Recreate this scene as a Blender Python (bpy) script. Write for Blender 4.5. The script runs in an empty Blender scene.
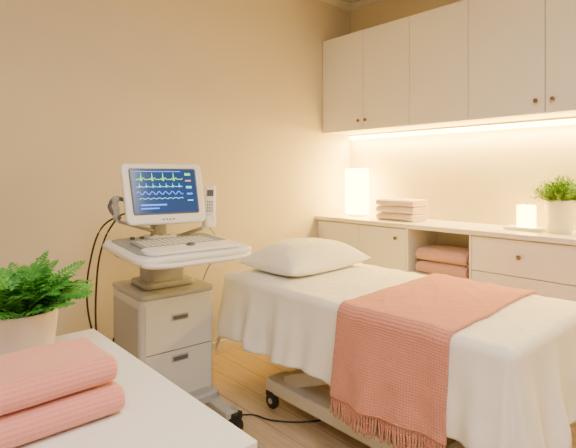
import bpy, math, random
from mathutils import Vector, Matrix, noise
random.seed(7)
C = bpy.context.scene.collection

# ---------------------------------------------------------------- materials
def lin(c):
    return tuple(((v/255)/12.92 if v/255 <= .04045 else ((v/255+.055)/1.055)**2.4) for v in c)+(1,)
def mat(name, col, rough=.5, metal=0, bump=None, var=None, emit=None, sheen=0, coat=0):
    m = bpy.data.materials.new(name); m.use_nodes = True
    nt = m.node_tree; b = nt.nodes['Principled BSDF']
    b.inputs['Base Color'].default_value = lin(col)
    b.inputs['Roughness'].default_value = rough
    b.inputs['Metallic'].default_value = metal
    if sheen: b.inputs['Sheen Weight'].default_value = sheen
    if coat: b.inputs['Coat Weight'].default_value = coat
    tc = nt.nodes.new('ShaderNodeTexCoord')
    if var:
        n = nt.nodes.new('ShaderNodeTexNoise'); n.inputs['Scale'].default_value = var[0]
        n.inputs['Detail'].default_value = 5
        r = nt.nodes.new('ShaderNodeValToRGB')
        r.color_ramp.elements[0].position = .3; r.color_ramp.elements[1].position = .7
        r.color_ramp.elements[0].color = lin(var[1]); r.color_ramp.elements[1].color = lin(col)
        nt.links.new(tc.outputs['Object'], n.inputs['Vector'])
        nt.links.new(n.outputs['Fac'], r.inputs['Fac']); nt.links.new(r.outputs['Color'], b.inputs['Base Color'])
    if bump:
        n = nt.nodes.new('ShaderNodeTexNoise'); n.inputs['Scale'].default_value = bump[0]
        n.inputs['Detail'].default_value = 3
        bp = nt.nodes.new('ShaderNodeBump'); bp.inputs['Strength'].default_value = bump[1]
        bp.inputs['Distance'].default_value = bump[2] if len(bump) > 2 else .002
        nt.links.new(tc.outputs['Object'], n.inputs['Vector'])
        nt.links.new(n.outputs['Fac'], bp.inputs['Height']); nt.links.new(bp.outputs['Normal'], b.inputs['Normal'])
    if emit:
        b.inputs['Emission Color'].default_value = lin(emit[0]); b.inputs['Emission Strength'].default_value = emit[1]
    return m

M_wall = mat('wall_paint', (214,206,189), .85, bump=(160,.25,.002), var=(2.5,(211,203,186)))
M_wallb = mat('wall_paint_back', (216,205,180), .85, bump=(160,.2,.002))
M_ceil = mat('ceiling_paint', (214,208,196), .9)
M_trim = mat('trim_paint', (226,220,208), .5)
M_cab = mat('cabinet_lacquer', (238,237,234), .35, bump=(8,.03,.002))
M_cabin = mat('cabinet_inside', (206,200,190), .6)
M_counter = mat('countertop', (238,234,226), .3)
M_gap = mat('shadow_gap', (105,97,88), .8)
M_knob = mat('knob_bronze', (128,110,95), .35, .8)
M_white = mat('table_white', (240,240,241), .35)
M_sheet = mat('sheet_cotton', (246,245,244), .85, bump=(22,.3,.006), sheen=.2)
M_pillow = mat('pillow_cotton', (248,247,246), .85, bump=(14,.35,.009), sheen=.2)
M_matt = mat('mattress_vinyl', (210,204,195), .5)
M_metal = mat('bed_metal', (214,210,204), .4, .1)
M_dark = mat('black_rubber', (28,27,28), .5)
M_cable = mat('cable_black', (35,33,34), .5)
M_plast = mat('machine_white', (242,244,248), .35)
M_grey = mat('machine_grey', (170,172,175), .45)
M_grey2 = mat('machine_body', (206,207,208), .45)
M_dgrey = mat('machine_dark_grey', (92,95,102), .45)
M_key = mat('key_grey', (146,155,166), .45)
M_pink_t = mat('towel_dusty', (212,170,163), .95, bump=(260,.8,.003), var=(30,(202,158,151)), sheen=.3)
M_cream_t = mat('towel_blush', (234,217,210), .95, bump=(260,.8,.003), var=(30,(226,206,199)), sheen=.3)
M_pot = mat('pot_ceramic_blush', (226,212,203), .6, bump=(60,.1,.002))
M_potw = mat('pot_white', (230,226,220), .5)
M_soil = mat('soil', (60,42,30), .95, bump=(80,1,.01))
M_fern = mat('fern_leaf', (88,172,64), .5, var=(25,(46,124,44)))
M_bush = mat('plant_leaf', (138,178,64), .55, var=(30,(92,140,48)))
M_lamp = mat('lamp_shade_glow', (255,235,180), .6, emit=((255,204,78),36))
M_candle = mat('candle_glow', (255,235,180), .6, emit=((255,200,74),30))
M_led = mat('led_strip_glow', (255,240,190), .6, emit=((255,204,72),60))
M_panel = mat('added_panel_glow', (255,250,240), .6, emit=((255,244,228),3))  # glowing face of the added, unseen ceiling panels
M_screen = mat('screen_glass', (20,34,62), .15, emit=((30,72,128),1.1))
M_wy = mat('trace_green', (120,220,110), .5, emit=((110,225,110),2))
M_wc = mat('trace_cyan', (90,200,230), .5, emit=((90,200,235),2))
M_wb = mat('trace_blue', (60,120,230), .5, emit=((80,140,245),2.2))
M_wr = mat('trace_orange', (230,140,90), .5, emit=((235,140,90),1.6))

def uvstripe(name, col, dark, fu, fv, diag=False, strength=.9, sheen=.4, dist=.003):
    m = mat(name, col, .95, sheen=sheen); nt = m.node_tree; b = nt.nodes['Principled BSDF']
    tc = nt.nodes.new('ShaderNodeUVMap'); sp = nt.nodes.new('ShaderNodeSeparateXYZ')
    nt.links.new(tc.outputs['UV'], sp.inputs[0])
    def math_(op, a, bb=None):
        n = nt.nodes.new('ShaderNodeMath'); n.operation = op
        for i, v in enumerate((a, bb)):
            if v is None: continue
            if isinstance(v, (int, float)): n.inputs[i].default_value = v
            else: nt.links.new(v, n.inputs[i])
        return n.outputs[0]
    U, V = sp.outputs[0], sp.outputs[1]
    if diag:
        a = math_('SINE', math_('MULTIPLY', math_('ADD', U, V), fu))
        c = math_('SINE', math_('MULTIPLY', math_('SUBTRACT', U, V), fv))
        h = math_('MULTIPLY', a, c)
    else:
        a = math_('SINE', math_('MULTIPLY', U, fu)); c = math_('SINE', math_('MULTIPLY', V, fv))
        h = math_('ADD', a, math_('MULTIPLY', c, .15))
    h01 = math_('ADD', math_('MULTIPLY', h, .5), .5)
    n = nt.nodes.new('ShaderNodeTexNoise'); n.inputs['Scale'].default_value = 300
    to = nt.nodes.new('ShaderNodeTexCoord'); nt.links.new(to.outputs['Object'], n.inputs['Vector'])
    hh = math_('ADD', h01, math_('MULTIPLY', n.outputs['Fac'], .6))
    r = nt.nodes.new('ShaderNodeValToRGB')
    r.color_ramp.elements[0].color = lin(dark); r.color_ramp.elements[1].color = lin(col)
    r.color_ramp.elements[0].position = .0; r.color_ramp.elements[1].position = .8
    nt.links.new(h01, r.inputs['Fac']); nt.links.new(r.outputs['Color'], b.inputs['Base Color'])
    bp = nt.nodes.new('ShaderNodeBump'); bp.inputs['Strength'].default_value = strength; bp.inputs['Distance'].default_value = dist
    nt.links.new(hh, bp.inputs['Height']); nt.links.new(bp.outputs['Normal'], b.inputs['Normal'])
    return m
M_throw = uvstripe('throw_knit_pink', (228,158,142), (210,139,123), 300, 300, True, .85, .25, .005)
M_pink = uvstripe('towel_pink_ribbed', (224,153,146), (217,143,136), 800, 500, False, .3)

# floor
M_floor = bpy.data.materials.new('floor_oak_planks'); M_floor.use_nodes = True
nt = M_floor.node_tree; b = nt.nodes['Principled BSDF']; b.inputs['Roughness'].default_value = .42
tc = nt.nodes.new('ShaderNodeTexCoord')
br = nt.nodes.new('ShaderNodeTexBrick'); br.inputs['Scale'].default_value = 1
br.inputs['Brick Width'].default_value = 1.4; br.inputs['Row Height'].default_value = .16
br.inputs['Mortar Size'].default_value = .0022; br.inputs['Color1'].default_value = lin((212,191,164))
br.inputs['Color2'].default_value = lin((200,177,150)); br.inputs['Mortar'].default_value = lin((140,116,92))
nt.links.new(tc.outputs['Object'], br.inputs['Vector'])
mp = nt.nodes.new('ShaderNodeMapping'); mp.inputs['Scale'].default_value = (2.5, 38, 1)
nt.links.new(tc.outputs['Object'], mp.inputs['Vector'])
ns = nt.nodes.new('ShaderNodeTexNoise'); ns.inputs['Scale'].default_value = 1.4; ns.inputs['Detail'].default_value = 6
nt.links.new(mp.outputs['Vector'], ns.inputs['Vector'])
rp = nt.nodes.new('ShaderNodeValToRGB'); rp.color_ramp.elements[0].color = (.75,.71,.66,1); rp.color_ramp.elements[1].color = (1,1,1,1)
rp.color_ramp.elements[0].position = .3; rp.color_ramp.elements[1].position = .65
nt.links.new(ns.outputs['Fac'], rp.inputs['Fac'])
mx = nt.nodes.new('ShaderNodeMixRGB'); mx.blend_type = 'MULTIPLY'; mx.inputs['Fac'].default_value = .8
nt.links.new(br.outputs['Color'], mx.inputs[1]); nt.links.new(rp.outputs['Color'], mx.inputs[2])
nt.links.new(mx.outputs['Color'], b.inputs['Base Color'])

# ---------------------------------------------------------------- helpers
def empty(name, loc=(0,0,0), rz=0):
    o = bpy.data.objects.new(name, None); o.location = loc; o.rotation_euler = (0,0,rz)
    o.empty_display_size = .1; C.objects.link(o); return o
def obj(name, V, F, m, parent=None, smooth=False, M=None, uvs=None):
    me = bpy.data.meshes.new(name)
    if M is not None: V = [M @ Vector(v) for v in V]
    me.from_pydata([tuple(v) for v in V], [], F); me.update()
    if uvs:
        ul = me.uv_layers.new(name='UVMap')
        for l in me.loops: ul.data[l.index].uv = uvs[l.vertex_index]
    if m: me.materials.append(m)
    if smooth:
        for p in me.polygons: p.use_smooth = True
    o = bpy.data.objects.new(name, me); C.objects.link(o)
    if parent: o.parent = parent
    return o
def bev(o, w, s=3):
    if w <= 0: return o
    for p in o.data.polygons: p.use_smooth = True
    md = o.modifiers.new('bevel', 'BEVEL'); md.width = w; md.segments = s; md.limit_method = 'ANGLE'
    md.angle_limit = math.radians(40); md.harden_normals = True
    return o
BF = [(0,3,2,1),(4,5,6,7),(0,1,5,4),(1,2,6,5),(2,3,7,6),(3,0,4,7)]
def boxv(x0,x1,y0,y1,z0,z1):
    return [(x0,y0,z0),(x1,y0,z0),(x1,y1,z0),(x0,y1,z0),(x0,y0,z1),(x1,y0,z1),(x1,y1,z1),(x0,y1,z1)]
def box(name, x0,x1,y0,y1,z0,z1, m, parent=None, b=.003, M=None):
    return bev(obj(name, boxv(x0,x1,y0,y1,z0,z1), BF, m, parent, M=M), b)
def merge(parts):
    V=[];F=[]
    for v,f in parts:
        k=len(V); V+=list(v); F+=[tuple(i+k for i in q) for q in f]
    return V,F
def lathe(prof, n=32, cx=0, cy=0):
    V=[];F=[]
    for r,z in prof:
        for i in range(n):
            a=2*math.pi*i/n; V.append((cx+r*math.cos(a), cy+r*math.sin(a), z))
    for j in range(len(prof)-1):
        for i in range(n):
            k=(i+1)%n; F.append((j*n+i, j*n+k, (j+1)*n+k, (j+1)*n+i))
    F.append(tuple(range(n))[::-1]); F.append(tuple((len(prof)-1)*n+i for i in range(n)))
    return V,F
def slab(w, d, h, cr, taper=1.0, seg=6):
    """rounded rectangle plan w(x) d(y), height h from z=0; taper scales x at +y end"""
    ring=[]
    for cx,cy,a0 in ((w/2-cr,d/2-cr,0),(-w/2+cr,d/2-cr,90),(-w/2+cr,-d/2+cr,180),(w/2-cr,-d/2+cr,270)):
        for i in range(seg+1):
            a=math.radians(a0+90*i/seg)
            x=cx+cr*math.cos(a); y=cy+cr*math.sin(a)
            t=(y+d/2)/d; ring.append((x*(1+(taper-1)*(1-t)), y))
    n=len(ring)
    V=[(x,y,0) for x,y in ring]+[(x,y,h) for x,y in ring]
    F=[(i,(i+1)%n,(i+1)%n+n,i+n) for i in range(n)]+[tuple(range(n))[::-1], tuple(range(n,2*n))]
    return V,F
def tube(pts, r, n=6):
    V=[];F=[]; pts=[Vector(p) for p in pts]
    for j,p in enumerate(pts):
        t=(pts[min(j+1,len(pts)-1)]-pts[max(j-1,0)]).normalized()
        up=Vector((0,0,1)) if abs(t.z)<.9 else Vector((1,0,0))
        a=t.cross(up).normalized(); c=t.cross(a).normalized()
        rr=r[j] if isinstance(r,(list,tuple)) else r
        for i in range(n):
            an=2*math.pi*i/n; V.append(p+a*math.cos(an)*rr+c*math.sin(an)*rr)
    for j in range(len(pts)-1):
        for i in range(n):
            k=(i+1)%n; F.append((j*n+i,(j+1)*n+i,(j+1)*n+k,j*n+k))
    F.append(tuple(range(n))); F.append(tuple((len(pts)-1)*n+i for i in range(n))[::-1])
    return V,F
def spline(P, k=8):
    P=[Vector(p) for p in P]; out=[]
    Q=[P[0]]+P+[P[-1]]
    for i in range(1,len(Q)-2):
        for j in range(k):
            t=j/k; a,b_,c,d=Q[i-1],Q[i],Q[i+1],Q[i+2]
            out.append(.5*((2*b_)+(c-a)*t+(2*a-5*b_+4*c-d)*t*t+(3*b_-a-3*c+d)*t**3))
    out.append(P[-1]); return out
T=Matrix.Translation
def R(a,ax): return Matrix.Rotation(math.radians(a),4,ax)

# ---------------------------------------------------------------- room
XR, YF, H = 4.6, -4.9, 2.79
box('floor', -.1, XR+.1, YF-.1, .1, -.1, 0, M_floor, b=0)
box('ceiling', -.1, XR+.1, YF-.1, .1, H, H+.1, M_ceil, b=0)
box('wall_left', -.1, 0, YF-.1, .1, 0, H, M_wall, b=0)
box('wall_back', 0, XR, 0, .1, 0, H, M_wallb, b=0)
box('wall_right', XR, XR+.1, YF-.1, .1, 0, H, M_wallb, b=0)
box('wall_front', 0, XR, YF-.1, YF, 0, H, M_wallb, b=0)
box('baseboard_left', 0, .014, YF, -.001, 0, .085, M_trim, b=.004)
box('baseboard_front', .02, XR-.02, YF, YF+.014, 0, .085, M_trim, b=.004)
box('baseboard_right', XR-.014, XR, YF+.02, -.02, 0, .085, M_trim, b=.004)
for nm,pf in (('trim_1',[(0,0),(.05,0),(.05,-.012),(.03,-.03),(.012,-.05),(0,-.05)]),):
    V=[];n=len(pf)
    for y in (YF,0): V+=[(a,y,H+c) for a,c in pf]
    F=[(i,(i+1)%n,(i+1)%n+n,i+n) for i in range(n)]
    obj(nm,V,F,M_trim)
    V=[]
    for x in (.0,XR): V+=[(x,-a,H+c) for a,c in pf]
    obj('trim_2',V,F,M_trim)

# unseen ceiling panels, added as soft key and fill light
for (x,y,p) in ((2.5,-2.3,30),(3.3,-3.9,42)):
    e=empty('added_light_panel',(x,y,0))
    box('added_frame',-.62,.62,-.32,.32,H-.03,H-.001,M_trim,e,.004)
    box('added_diffuser',-.58,.58,-.28,.28,H-.034,H-.029,M_panel,e,0)
    l=bpy.data.lights.new('added_panel_lamp','AREA'); l.shape='RECTANGLE'; l.size=1.14; l.size_y=.54
    l.energy=p; l.color=(1,.93,.83)
    lo=bpy.data.objects.new('added_panel_lamp',l); lo.location=(0,0,H-.04); C.objects.link(lo); lo.parent=e

# ---------------------------------------------------------------- upper cabinets
def knob(name,x,y,z,parent):
    V,F=lathe([(.004,0),(.005,.012),(.012,.016),(.014,.022),(.012,.027),(.004,.029)],16)
    obj(name,V,F,M_knob,parent,True,M=T((x,y,z))@R(90,'X'))
up=empty('wall_cabinet')
ZB,ZT=1.615,2.398
XE=3.10
box('carcass',.004,XE,-.343,-.003,ZB,ZT,M_cab,up,.002)
box('gap_shadow',.006,XE-.002,-.3445,-.343,ZB+.003,ZT-.003,M_gap,up,0)
seams=[.004,.446,.868,1.312,1.776,2.218,2.66,XE]
for i in range(7):
    box('door_panel_%d'%(i+1),seams[i]+.002,seams[i+1]-.002,-.365,-.345,ZB-.004,ZT,M_cab,up,.003)
for i,x in enumerate((.446-.035,.446+.035,1.776-.045,1.776+.045,2.66-.045)):
    knob('knob_%d'%(i+1),x,-.365,ZB+.07,up)
led=empty('led_light_strip')
box('strip_housing',.02,XE-.02,-.034,-.004,ZB-.014,ZB-.001,M_trim,led,.001)
box('strip_diffuser',.02,XE-.02,-.030,-.006,ZB-.042,ZB-.0145,M_led,led,.002)
l=bpy.data.lights.new('strip_lamp','AREA'); l.shape='RECTANGLE'; l.size=XE-.1; l.size_y=.03; l.energy=76; l.color=(1,.66,.17)
lo=bpy.data.objects.new('strip_lamp',l); lo.location=(XE/2,-.06,ZB-.045); lo.rotation_euler=(math.radians(-10),0,0); C.objects.link(lo); lo.parent=led

# ---------------------------------------------------------------- base cabinets
lc=empty('base_cabinet')
Y0=-.42
CT=.91
box('countertop',.003,XE+.1,-.445,-.003,CT-.032,CT,M_counter,lc,.004)
box('plinth',.02,XE+.06,-.37,-.02,.0,.08,M_gap,lc,0)
box('carcass_a',.004,.894,Y0+.022,-.004,.08,CT-.033,M_cab,lc,.001)
box('carcass_b',1.349,XE+.08,Y0+.022,-.004,.08,CT-.033,M_cab,lc,.001)
box('niche_back',.895,1.348,-.03,-.005,.55,CT-.034,M_cabin,lc,0)
box('niche_shelf',.895,1.348,Y0+.002,-.031,.55,.572,M_counter,lc,.001)
box('carcass_c',.895,1.348,Y0+.022,-.005,.08,.549,M_cab,lc,0)
box('niche_side_a',.880,.896,Y0,Y0+.0215,.08,CT-.036,M_cab,lc,.001)
box('niche_side_b',1.347,1.363,Y0,Y0+.0215,.08,CT-.036,M_cab,lc,.001)
def front(nm,x0,x1,z0,z1): box(nm,x0+.002,x1-.002,Y0,Y0+.019,z0+.002,z1-.002,M_cab,lc,.003)
box('gap_a',.006,.88,Y0+.0195,Y0+.0215,.085,CT-.04,M_gap,lc,0)
box('gap_b',1.364,XE+.07,Y0+.0195,Y0+.0215,.085,CT-.04,M_gap,lc,0)
box('gap_c',.90,1.34,Y0+.0195,Y0+.0215,.085,.545,M_gap,lc,0)
front('door_front_1',.004,.45,.09,CT-.038); front('door_front_2',.45,.879,.09,CT-.038)
front('drawer_low',.897,1.346,.09,.547)
k=0
for x0,x1 in ((1.364,1.952),(1.952,2.56),(2.56,XE+.07)):
    for z0,z1 in ((.655,CT-.038),(.40,.655),(.09,.40)):
        k+=1; front('drawer_front_%d'%k,x0,x1,z0,z1)
        knob('drawer_knob_%d'%k,(x0+x1)/2,Y0,(z0+z1)/2+(.01 if z0>.5 else .04),lc)
knob('door_knob_a',.80,Y0,.80,lc)

# ---------------------------------------------------------------- towels
def folded_towel(name, L, W, h, m, parent, M, seed=0, nested=2):
    """fold nose toward +x, L length along x, W along y, height h"""
    t=h/(2*nested)
    nj=14
    out=[]
    for q in range(nested):
        zl=t*(q+.5); zh=h-t*(q+.5); xr=L/2-(zh-zl)/2 - t*(q)-t/2
        pts=[]
        for i in range(13): pts.append((-L/2+(xr+L/2)*i/12*1.0+ (t*.2*q), zl))
        rad=(zh-zl)/2
        for i in range(1,10):
            a=-math.pi/2+math.pi*i/10; pts.append((xr+math.cos(a)*rad*1.05,(zl+zh)/2+math.sin(a)*rad))
        for i in range(13): pts.append((xr-(xr+L/2)*i/12 + (t*.2*q), zh))
        V=[];F=[];U=[];s=0;n=len(pts)
        for i,(x,z) in enumerate(pts):
            if i: s+=math.hypot(x-pts[i-1][0],z-pts[i-1][1])
            for j in range(nj+1):
                y=-W/2+W*j/nj
                e=abs(2*j/nj-1)**8
                zz=z*(1-.08*e)
                w=noise.noise(Vector((x*9+seed*7.3,y*9,z*20+seed)))
                top=z/h
                V.append((x*(1-.02*e)+.004*w, y+.003*noise.noise(Vector((x*12,seed,z*30))), max(t*.5,zz+ .05*h*w*top)))
                U.append((s,y))
        for i in range(n-1):
            for j in range(nj): F.append((i*(nj+1)+j,i*(nj+1)+j+1,(i+1)*(nj+1)+j+1,(i+1)*(nj+1)+j))
        o=obj(name+'_layer_%d'%(q+1),V,F,m,parent,True,M=M,uvs=U)
        sd=o.modifiers.new('solid','SOLIDIFY'); sd.thickness=t*.98; sd.offset=0
        sb=o.modifiers.new('sub','SUBSURF'); sb.levels=1; sb.render_levels=2
# foreground stack
ft=empty('folded_towel_stack',(0,0,0))
folded_towel('towel_lower',.195,.43,.060,M_pink,ft,T((1.735,-3.067,.7515)),1)
folded_towel('towel_upper',.185,.42,.060,M_pink,ft,T((1.73,-3.073,.8125))@R(1.5,'Z'),2)
# counter stack of three
ct=empty('folded_towel_stack',(0,0,0))
for i in range(3):
    folded_towel('towel_%d'%(i+1),.20,.34,.053,M_cream_t,ct,T((.70,-.22,CT+.001+i*.054))@R(-90+(i-1)*1.5,'Z'),i+3)
nt_=empty('folded_towel_stack',(0,0,0))
for i in range(2):
    folded_towel('towel_%d'%(i+1),.27,.38,.085,M_pink_t,nt_,T((1.125,-.265,.5735+i*.087))@R(-90,'Z'),i+9)

# ---------------------------------------------------------------- table lamp, candle, plants
tl=empty('table_lamp',(.24,-.19,CT))
V,F=lathe([(.07,.0),(.075,.004),(.075,.018),(.06,.022)],32); obj('lamp_base',V,F,M_trim,tl,True)
V,F=lathe([(.090,.022),(.097,.025),(.1,.032),(.1,.384),(.097,.393),(.088,.40)],48); o=obj('lamp_shade',V,F,M_lamp,tl,True)
cd=empty('candle_tray',(1.60,-.20,CT))
V,F=slab(.22,.14,.022,.02); bev(obj('tray_block',V,F,M_counter,cd),.004)
ca=empty('candle',(1.61,-.20,CT+.0225))
V,F=slab(.095,.095,.135,.022); bev(obj('candle_glass',V,F,M_candle,ca),.006)
V,F=lathe([(.002,.135),(.0018,.15)],8); obj('candle_wick',V,F,M_dark,ca)

def pot(parent,prof,soil_r,soil_z,m):
    V,F=lathe(prof,40); obj('pot_body',V,F,m,parent,True)
    V,F=lathe([(soil_r,soil_z-.01),(soil_r,soil_z)],32); obj('pot_soil',V,F,M_soil,parent)
pp=empty('potted_plant',(1.80,-.20,CT))
pot(pp,[(.060,0),(.064,.003),(.083,.190),(.085,.195),(.081,.197),(.077,.19),(.075,.17)],.0755,.175,M_potw)
parts=[]
for i in range(360):
    az=random.uniform(0,2*math.pi); el=random.uniform(.25,1.5); L=random.uniform(.09,.165)
    b0=Vector((random.gauss(0,.022),random.gauss(0,.022),.17))
    d=Vector((math.cos(az)*math.cos(el),math.sin(az)*math.cos(el),math.sin(el)))
    for k in range(9):
        p=b0+d*L*(.35+.65*k/8)
        a=random.uniform(0,6.28); dd=(d+Vector((math.cos(a),math.sin(a),random.uniform(-.3,.6)))*.9).normalized()
        s=dd.cross(Vector((0,0,1))).normalized()*.0045
        parts.append(([p,p+dd*.011+s,p+dd*.024,p+dd*.011-s],[(0,1,2,3)]))
    parts.append(tube([b0,b0+d*L],.0012,3))
V,F=merge(parts); obj('foliage',V,F,M_bush,pp)

pf=empty('potted_fern',(1.385,-2.955,.7505))
pot(pf,[(.072,0),(.076,.003),(.091,.135),(.093,.143),(.091,.147),(.085,.145),(.081,.125)],.082,.13,M_pot)
parts=[]; stems=[]
for i in range(92):
    az=i*2.39996+random.uniform(-.3,.3); el=random.uniform(.7,1.45); L=random.uniform(.13,.20)
    if i>62: el=random.uniform(1.1,1.5); L=random.uniform(.13,.18)
    p=Vector((math.cos(az)*random.uniform(0,.04),math.sin(az)*random.uniform(0,.04),.128)); N=20; step=L/N; pts=[p.copy()]
    e=el; aa=az; dr=random.uniform(.7,1.3)
    for k in range(N):
        e-=dr*1.1/N; aa+=random.uniform(-.03,.03)
        if p.z<.18 and e<.15: e=.15
        p=p+Vector((math.cos(aa)*math.cos(e),math.sin(aa)*math.cos(e),math.sin(e)))*step
        pts.append(p.copy())
    stems.append(tube(pts,.0011,3))
    roll=random.uniform(-.5,.5)
    for k in range(2,N+1):
        t=(pts[k]-pts[k-1]).normalized(); side=t.cross(Vector((0,0,1)))
        if side.length<.05: side=Vector((1,0,0))
        side.normalize(); side=(Matrix.Rotation(roll,3,t)@side); nn=side.cross(t)
        f=k/N; ll=.032*math.sin(math.pi*min(1,(f*.86+.14)))**.7*(1.1-.35*f)+.004
        for sg in (-1,1):
            d=(side*sg+t*.5+nn*random.uniform(-.25,.25)).normalized()
            w=t*.0058
            q=pts[k]
            tip=q+d*ll-Vector((0,0,ll*.12))
            parts.append(([q-w*.5,q+d*ll*.35+w*1.0,q+d*ll*.75+w*.6,tip,q+d*ll*.7-w*.5,q+d*ll*.3-w*.9],[(0,1,2,3,4,5)]))
V,F=merge(parts); obj('fronds',V,F,M_fern,pf)
V,F=merge(stems); obj('frond_stems',V,F,M_fern,pf)

# ---------------------------------------------------------------- side table
st=empty('side_table')
box('table_top',1.215,2.09,-3.42,-2.705,.72,.75,M_white,st,.003)
for i,(x,y) in enumerate(((1.27,-2.79),(1.99,-2.79),(1.27,-3.36),(1.99,-3.36))):
    box('leg_%d'%(i+1),x-.02,x+.02,y-.02,y+.02,0,.72,M_white,st,.003)
box('apron_back',1.29,1.97,-2.80,-2.78,.65,.72,M_white,st,.002)
box('apron_front',1.29,1.97,-3.37,-3.35,.65,.72,M_white,st,.002)

# ---------------------------------------------------------------- treatment bed
BX0,BX1,BY0,BY1,BZ=.50,2.16,-1.72,-.86,.68
tb=empty('treatment_bed')
V,F=slab(BX1-BX0-.05,BY1-BY0-.05,.10,.05)
bev(obj('mattress',V,F,M_matt,tb,M=T(((BX0+BX1)/2,(BY0+BY1)/2,.562))),.02,4)
box('bed_frame',BX0+.05,BX1-.05,BY0+.06,BY1-.06,.50,.562,M_metal,tb,.006)
# scissor lift
yc=(BY0+BY1)/2
for s,nm in ((-.30,'near'),(.30,'far')):
    for sg,o_ in ((1,0),(-1,.045)):
        y=yc+s+o_*(1 if s<0 else -1)
        a=math.atan2(.34,.80)*sg
        Mx=T((1.32,y,.315))@Matrix.Rotation(-a,4,'Y')
        box('scissor_arm_%s_%s'%(nm,'a' if sg>0 else 'b'),-.43,.43,-.018,.018,-.034,.034,M_metal,tb,.006,M=Mx)
    V,F=lathe([(.028,-.02),(.028,.030)],20); bev(obj('pivot_'+nm,V,F,M_dgrey,tb,M=T((1.32,yc+s*1.0,.315))@R(90,'X')),.003)
V,F=slab(1.18,.16,.07,.03)
bev(obj('base_rail_near',V,F,M_metal,tb,M=T((1.40,yc-.29,.085))),.012)
bev(obj('base_rail_far',V,F,M_metal,tb,M=T((1.40,yc+.29,.085))),.012)
for i,x in enumerate((.92,1.88)):
    V,F=slab(.14,.64,.06,.03); bev(obj('base_cross_%d'%i,V,F,M_metal,tb,M=T((x,yc,.10))),.012)
V,F=slab(.34,.30,.12,.03); bev(obj('motor_housing',V,F,M_metal,tb,M=T((1.40,yc,.12))),.015)
def caster(nm,x,y,parent,r=.045,w=.03,ang=0):
    M=T((x,y,r))@R(ang,'Z')
    V,F=lathe([(r*.6,-w/2),(r*.92,-w/2),(r,-w/2+.005),(r,w/2-.005),(r*.92,w/2),(r*.6,w/2)],24)
    obj(nm+'_wheel',V,F,M_dark,parent,True,M=M@R(90,'X'))
    V,F=lathe([(r*.35,-w/2-.004),(r*.35,w/2+.004)],16); obj(nm+'_hub',V,F,M_grey,parent,M=M@R(90,'X'))
    V,F=slab(r*1.5,w+.022,r*.7,.01); bev(obj(nm+'_fork',V,F,M_dark,parent,M=M@T((.0,0,r*.62))),.005)
    V,F=lathe([(.012,r*1.3),(.012,r*1.3+.03)],12); obj(nm+'_stem',V,F,M_grey,parent,M=M)
for i,(x,y) in enumerate(((.86,-1.64),(1.94,-1.62),(.86,-.94),(1.94,-.94))):
    caster('bed_caster_%d'%(i+1),x,y,tb,.042,.028,20*i)
# drape surface
r_=.035
def ridged(v): return (1-abs(noise.noise(v))*2)
def topw(x,y):
    # soft bed-linen wrinkles running diagonally
    a=x*.8+y*.6; b=-x*.6+y*.8
    w=.007*noise.noise(Vector((x*4,y*4,.3)))+.006*max(0,ridged(Vector((a*9,b*2.6,2)))-.35)+.004*max(0,ridged(Vector((b*12,a*3,7)))-.4)
    return w
def ripple(s):
    n=noise.noise(Vector((s*2.3,3.1,0)))
    return .45+.55*math.sin(17*s+2.4*math.sin(3.7*s)+2.5*n)*(.65+.5*n+.3*math.sin(7*s+1)) + .14*math.sin(47*s+2.1*math.sin(4*s))
def drape(x,y,e):
    ax0,ax1,ay0,ay1=BX0+r_,BX1-r_,BY0+r_,BY1-r_
    px=min(max(x,ax0),ax1); py=min(max(y,ay0),ay1)
    dx,dy=x-px,y-py; d=math.hypot(dx,dy)
    if d<1e-7:
        return Vector((x,y,BZ+e+topw(x,y)))
    nx,ny=dx/d,dy/d
    ang=math.atan2(ny,nx)
    s=(px-ax0)*(1 if ny<=0 else -1)+(py-ay0)*(1 if nx>=0 else -1)*.9+ang*.14
    w=topw(px,py)
    q=r_*math.pi/2
    if d<q:
        a=d/r_; out=(r_+e)*math.sin(a); z=BZ-r_+(r_+e)*math.cos(a)+w
    else:
        rest=d-q
        g=min(1,rest/.32); g=g*g*(3-2*g)*.6+.4*min(1,rest/.3)
        amp=.056*g*(1+.9*abs(nx*ny))
        s2=s+rest*.35*noise.noise(Vector((s*3,1,5)))
        out=r_+e+.05*rest+amp*max(0,ripple(s2))+.008*g*noise.noise(Vector((s*8,rest*10,1)))
        z=BZ-r_-rest*.985+w*max(0,1-rest*8)+.012*g*noise.noise(Vector((s*3.3,0,9)))
    return Vector((px+nx*out,py+ny*out,z))
def drape_cloth(name,x0,x1,y0,y1,nx,ny,e,m,th,skew=0,cut=0.0):
    V=[];F=[];U=[]
    for i in range(nx+1):
        for j in range(ny+1):
            x=x0+(x1-x0)*i/nx; y=y0+(y1-y0)*j/ny
            u,v=x,y
            x+=skew*(y-yc)+.006*math.sin(y*7)
            if cut:
                # round cloth corners
                cx=(x0+x1)/2; cy=(y0+y1)/2
                ox=max(BX0-x,x-BX1,0); oy=max(BY0-y,y-BY1,0)
                if ox>0 and oy>0:
                    f=1/ (1+cut*min(ox,oy)/.33)
                    x=x+ (ox-ox*f)*(1 if x<cx else -1); y=y+(oy-oy*f)*(1 if y<cy else -1)
            V.append(drape(x,y,e)); U.append((u,v))
    for i in range(nx):
        for j in range(ny): F.append((i*(ny+1)+j,(i+1)*(ny+1)+j,(i+1)*(ny+1)+j+1,i*(ny+1)+j+1))
    o=obj(name,V,F,m,None,True,uvs=U)
    sd=o.modifiers.new('solid','SOLIDIFY'); sd.thickness=th; sd.offset=1
    return o
drape_cloth('bed_sheet',BX0-.36,BX1+.36,BY0-.335,BY1+.335,260,170,0,M_sheet,.003,0,.15)
tw=empty('throw_blanket')
TX0,TX1=1.40,1.925
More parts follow.
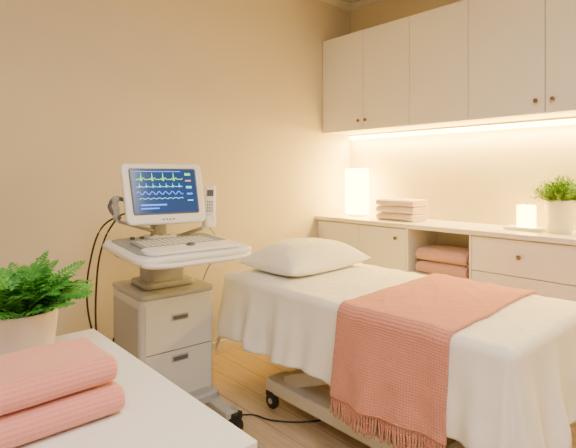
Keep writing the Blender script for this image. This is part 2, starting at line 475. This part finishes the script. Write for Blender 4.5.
o=drape_cloth('blanket_cloth',TX0,TX1,BY0-.36,BY1+.22,80,200,.008,M_throw,.010,-.03)
o.parent=tw
parts=[]
for yy in (BY0-.358,BY1+.218):
    n=48
    for i in range(n):
        x=TX0+.006+(TX1-TX0-.012)*i/(n-1)+ -.03*(yy-yc)+.006*math.sin(yy*7)
        p=drape(x,yy,.013); p2=p+Vector((0,0,-.004))
        q=[p+Vector((0,0,.004)),p2]
        ln=random.uniform(.07,.092); dx=random.uniform(-.009,.009); dy=random.uniform(-.006,.006)
        for k in range(1,5): q.append(p2+Vector((dx*(k/4)**1.5,dy*k/4,-ln*k/4)))
        parts.append(tube(q,[.0042,.0038,.0046,.0036,.0044,.003],6))
V,F=merge(parts); obj('blanket_fringe',V,F,M_throw,tw,True,uvs=[(v[0],v[2]) for v in V])

# pillow
def pillow(name,cx,cy,z,L,W,h,rz,m):
    V=[];F=[];n=48
    for sgn in (1,-1):
        for i in range(n+1):
            for j in range(n+1):
                u=2*i/n-1; v=2*j/n-1
                x=u*L/2*(1-.07*(1-abs(v)**2.2)*abs(u)**3-.0); y=v*W/2*(1-.06*(1-abs(u)**2.2)*abs(v)**3)
                t=((1-abs(u)**2.6)*(1-abs(v)**2.6))**.55
                wr=.006*noise.noise(Vector((x*9,y*9,sgn)))+.01*noise.noise(Vector((x*4,y*4,sgn*2)))+.010*max(0,ridged(Vector((x*11+y*5,y*6-x*2,3)))-.4)
                if sgn>0: zz=.26*h+.74*h*t+wr*t
                else: zz=.26*h-.26*h*min(1,t*1.6)
                V.append((x,y,zz))
    N=(n+1)**2
    for s in (0,1):
        for i in range(n):
            for j in range(n):
                q=(s*N+i*(n+1)+j,s*N+(i+1)*(n+1)+j,s*N+(i+1)*(n+1)+j+1,s*N+i*(n+1)+j+1)
                F.append(q if s==0 else q[::-1])
    o=obj(name,V,F,m,None,True,M=T((cx,cy,z))@R(rz,'Z'))
    w=o.modifiers.new('weld','WELD'); w.merge_threshold=.0005
    return o
pillow('pillow',.745,-1.27,BZ+.0135,.45,.70,.165,2,M_pillow)

# ---------------------------------------------------------------- ultrasound machine (local: +x forward)
um=empty('medical_monitor_cart',(.54,-2.11,0),math.radians(-3))
def put(nm,VF,m,M=None,b=0,smooth=False,s=3):
    o=obj(nm,VF[0],VF[1],m,um,smooth,M=M); 
    if b: bev(o,b,s)
    return o
# body
put('body',slab(.40,.39,.51,.025),M_grey2,T((-.02,0,.15)),.008)
put('body_cap',slab(.41,.40,.025,.03),M_grey,T((-.02,0,.6605)),.008)
box('front_panel',.18,.188,-.175,.175,.17,.64,M_grey2,um,.004)
box('front_seam',.1875,.1888,-.172,.172,.40,.404,M_dgrey,um,0)
box('handle_plate_upper',.188,.191,-.045,.045,.545,.578,M_grey,um,.002)
box('handle_slot_upper',.191,.197,-.038,.038,.552,.570,M_dgrey,um,.003)
box('handle_plate_lower',.188,.191,-.045,.045,.345,.378,M_grey,um,.002)
box('handle_slot_lower',.191,.197,-.038,.038,.352,.370,M_dgrey,um,.003)
box('side_panel',-.19,.15,-.199,-.193,.20,.62,M_grey,um,.003)
put('base_skirt',slab(.44,.42,.05,.04),M_grey,T((.01,0,.105)),.012)
for sg in (-1,1):
    box('base_leg_%s'%('r' if sg>0 else 'l'),-.24,.40,sg*.17-.035,sg*.17+.035,.085,.125,M_grey,um,.012)
    caster('caster_front_%s'%('r' if sg>0 else 'l'),.385,sg*.185,um,.048,.036,25*sg)
    caster('caster_rear_%s'%('r' if sg>0 else 'l'),-.235,sg*.185,um,.048,.036,-15*sg)
# column
put('column',slab(.16,.20,.19,.03),M_grey,T((-.02,0,.685)),.01)
put('column_collar',slab(.24,.27,.03,.04),M_grey,T((-.02,0,.686)),.01)
# tray (console)
TZ=.862
put('console_under',slab(.42,.50,.03,.06),M_grey,T((.13,.0,TZ-.012)),.012)
put('console_tray',slab(.53,.60,.035,.07),M_plast,T((.15,0,TZ+.018))@R(3,'Y'),.014,s=4)
put('console_deck',slab(.44,.52,.006,.05),M_key,T((.145,0,TZ+.052))@R(3,'Y'),.002)
put('console_wrist_rest',slab(.13,.48,.016,.045),M_plast,T((.325,0,TZ+.046))@R(3,'Y'),.006)
put('keyboard_plate',slab(.19,.40,.012,.02),M_key,T((.155,-.01,TZ+.056))@R(3,'Y'),.004)
parts=[]
for i in range(5):
    for j in range(13):
        parts.append((boxv(.085+i*.031,.085+i*.031+.023,-.185+j*.0275,-.185+j*.0275+.020,.0,.006),BF))
V,F=merge(parts); put('keyboard_keys',(V,F),M_plast,T((0,0,TZ+.0705))@R(3,'Y'),.002)
put('trackball',lathe([(.024,0),(.022,.01),(.012,.017),(.002,.019)],20),M_dgrey,T((.30,0,TZ+.057)),smooth=True)
for i in range(5): put('dial_%d'%i,lathe([(.012,0),(.012,.012),(.010,.014)],16),M_dgrey,T((-.02,-.16+i*.05,TZ+.066)))
# handle rails on tray
put('handle_rail',tube(spline([(.30,-.27,TZ+.02),(.40,-.26,TZ+.01),(.44,-.18,TZ+.005),(.445,0,TZ+.005),(.44,.18,TZ+.005),(.40,.26,TZ+.01),(.30,.27,TZ+.02)]),.012,10),M_plast,smooth=True)
# monitor neck & monitor
put('monitor_neck',slab(.05,.09,.19,.02),M_grey,T((-.055,0,TZ+.04))@R(-6,'Y'),.006)
put('monitor_foot',slab(.11,.16,.03,.03),M_plast,T((-.05,0,TZ+.048)),.008)
Mm=T((.02,-.01,1.155))@R(-7,'Z')@R(-21,'Y')@Matrix(((0,0,1,0),(1,0,0,0),(0,1,0,0),(0,0,0,1)))
# slab local: x->right (world y), y->up, z->toward viewer
put('monitor_back',slab(.34,.24,.035,.04),M_grey,Mm@T((0,0,-.035)),.015)
put('monitor_bezel',slab(.425,.325,.028,.03,.95),M_plast,Mm,.010,s=4)
put('monitor_inner',slab(.352,.248,.003,.012,.96),M_dgrey,Mm@T((0,.008,.0275)),.001)
put('monitor_screen',slab(.336,.232,.002,.006,.96),M_screen,Mm@T((0,.008,.030)))
put('monitor_button_row',(merge([(boxv(-.03+i*.018,-.02+i*.018,-.145,-.139,.028,.030),BF) for i in range(4)])),M_dgrey,Mm)
def ribbon(nm,pts,m,w=.0012):
    V=[];F=[]
    for i,(x,y) in enumerate(pts):
        a=pts[max(i-1,0)]; c=pts[min(i+1,len(pts)-1)]
        dx,dy=c[0]-a[0],c[1]-a[1]; L=math.hypot(dx,dy) or 1
        V+=[(x-dy/L*w,y+dx/L*w,.0328),(x+dy/L*w,y-dx/L*w,.0328)]
    for i in range(len(pts)-1): F.append((2*i,2*i+1,2*i+3,2*i+2))
    put(nm,(V,F),m,Mm)
def ecg(y0,amp,per):
    P=[];x=-.145
    prof=[(0,0),(.25,0),(.32,.18),(.38,0),(.43,-.15),(.48,1),(.53,-.25),(.58,0),(.72,.28),(.82,0),(1,0)]
    while x<.08:
        for a,h in prof: 
            if x+a*per<.10: P.append((x+a*per,y0+h*amp))
        x+=per
    return P
ribbon('trace_1',ecg(.070,.036,.056),M_wy,.0016)
ribbon('trace_2',ecg(.030,.020,.034),M_wc,.0014)
ribbon('trace_3',[(-.145+i*.003,-.003+.008*math.sin(i*.55)) for i in range(80)],M_wb,.0018)
ribbon('trace_4',[(-.135+i*.003,-.036+.006*abs(math.sin(i*.33))) for i in range(76)],M_wc,.0014)
ribbon('trace_5',[(-.13,-.066),(.0,-.066)],M_wb,.004)
ribbon('trace_6',[(-.13,-.084),(-.04,-.084)],M_wb,.003)
for i,(mm,hh) in enumerate(((M_wy,.012),(M_wr,.007),(M_wc,.012),(M_wb,.008),(M_wc,.006))):
    y=.098-.036*i; ribbon('readout_%d'%i,[(.112,y),(.142,y)],mm,hh/2)
ribbon('header',[(-.145,.114),(.09,.114)],M_wb,.002)
# probe holder & handheld to the right of monitor
put('holder_arm',tube([(-.04,.10,TZ+.06),(-.02,.18,TZ+.085),(.0,.225,TZ+.10)],.010,8),M_grey,smooth=True)
put('holder_cup',slab(.055,.07,.06,.015),M_plast,T((.02,.255,TZ+.105)),.006)
Mh=T((.03,.255,TZ+.15))@R(-40,'Z')@R(-8,'Y')
put('handheld_probe',slab(.03,.058,.185,.012),M_plast,Mh,.008)
put('probe_screen',(boxv(.0152,.0165,-.018,.018,.125,.16),BF),M_dgrey,Mh)
put('probe_keys',merge([(boxv(.0152,.017,-.016+.012*i,-.008+.012*i,.04+.016*j,.050+.016*j),BF) for i in range(3) for j in range(4)]),M_key,Mh)
# side probe hooks + cables
put('hook_left',tube(spline([(-.02,-.20,1.13),(-.03,-.245,1.14),(-.03,-.27,1.10),(-.02,-.25,1.06),(-.02,-.22,1.04)]),.010,8),M_dgrey,smooth=True)
put('hook_post',tube([(-.04,-.04,TZ+.10),(-.04,-.22,TZ+.16),(-.03,-.23,1.10)],.009,8),M_grey,smooth=True)
put('probe_left',lathe([(.010,0),(.014,.03),(.012,.08),(.018,.10),(.018,.115),(.008,.12)],16),M_grey,T((-.02,-.245,1.03)),smooth=True)
put('cable_left_a',tube(spline([(-.02,-.245,1.03),(-.03,-.29,.95),(-.08,-.31,.80),(-.10,-.315,.55),(-.12,-.29,.35),(-.15,-.23,.25),(-.17,-.205,.28)]),.005,6),M_cable,smooth=True)
put('cable_left_b',tube(spline([(-.08,-.10,1.08),(-.12,-.27,1.0),(-.15,-.33,.80),(-.15,-.34,.60),(-.14,-.30,.42),(-.17,-.215,.38),(-.178,-.20,.40)]),.005,6),M_cable,smooth=True)
put('cable_right',tube(spline([(.02,.255,TZ+.105),(.03,.30,.90),(.0,.31,.82),(-.03,.26,.70),(-.02,.215,.60),(-.02,.20,.52)]),.0045,6),M_grey,smooth=True)
put('power_cable',tube(spline([(-.1,.193,.30),(-.08,.22,.20),(.0,.235,.06),(.08,.25,.006),(.22,.27,.006),(.30,.36,.006),(.40,.40,.006),(.52,.52,.006),(.60,.70,.006)]),.004,6),M_cable,smooth=True)

# ---------------------------------------------------------------- world + camera
w=bpy.data.worlds.new('world'); bpy.context.scene.world=w; w.use_nodes=True
w.node_tree.nodes['Background'].inputs[0].default_value=(1,.88,.74,1); w.node_tree.nodes['Background'].inputs[1].default_value=.3
cam=bpy.data.cameras.new('camera'); cam.sensor_width=36; cam.lens=467/576*36; cam.shift_y=-49/576; cam.clip_start=.02
co=bpy.data.objects.new('camera',cam); co.location=(2.79,-3.255,1.255)
co.rotation_euler=(math.pi/2,0,math.atan2(.745,.667)); C.objects.link(co)
bpy.context.scene.camera=co
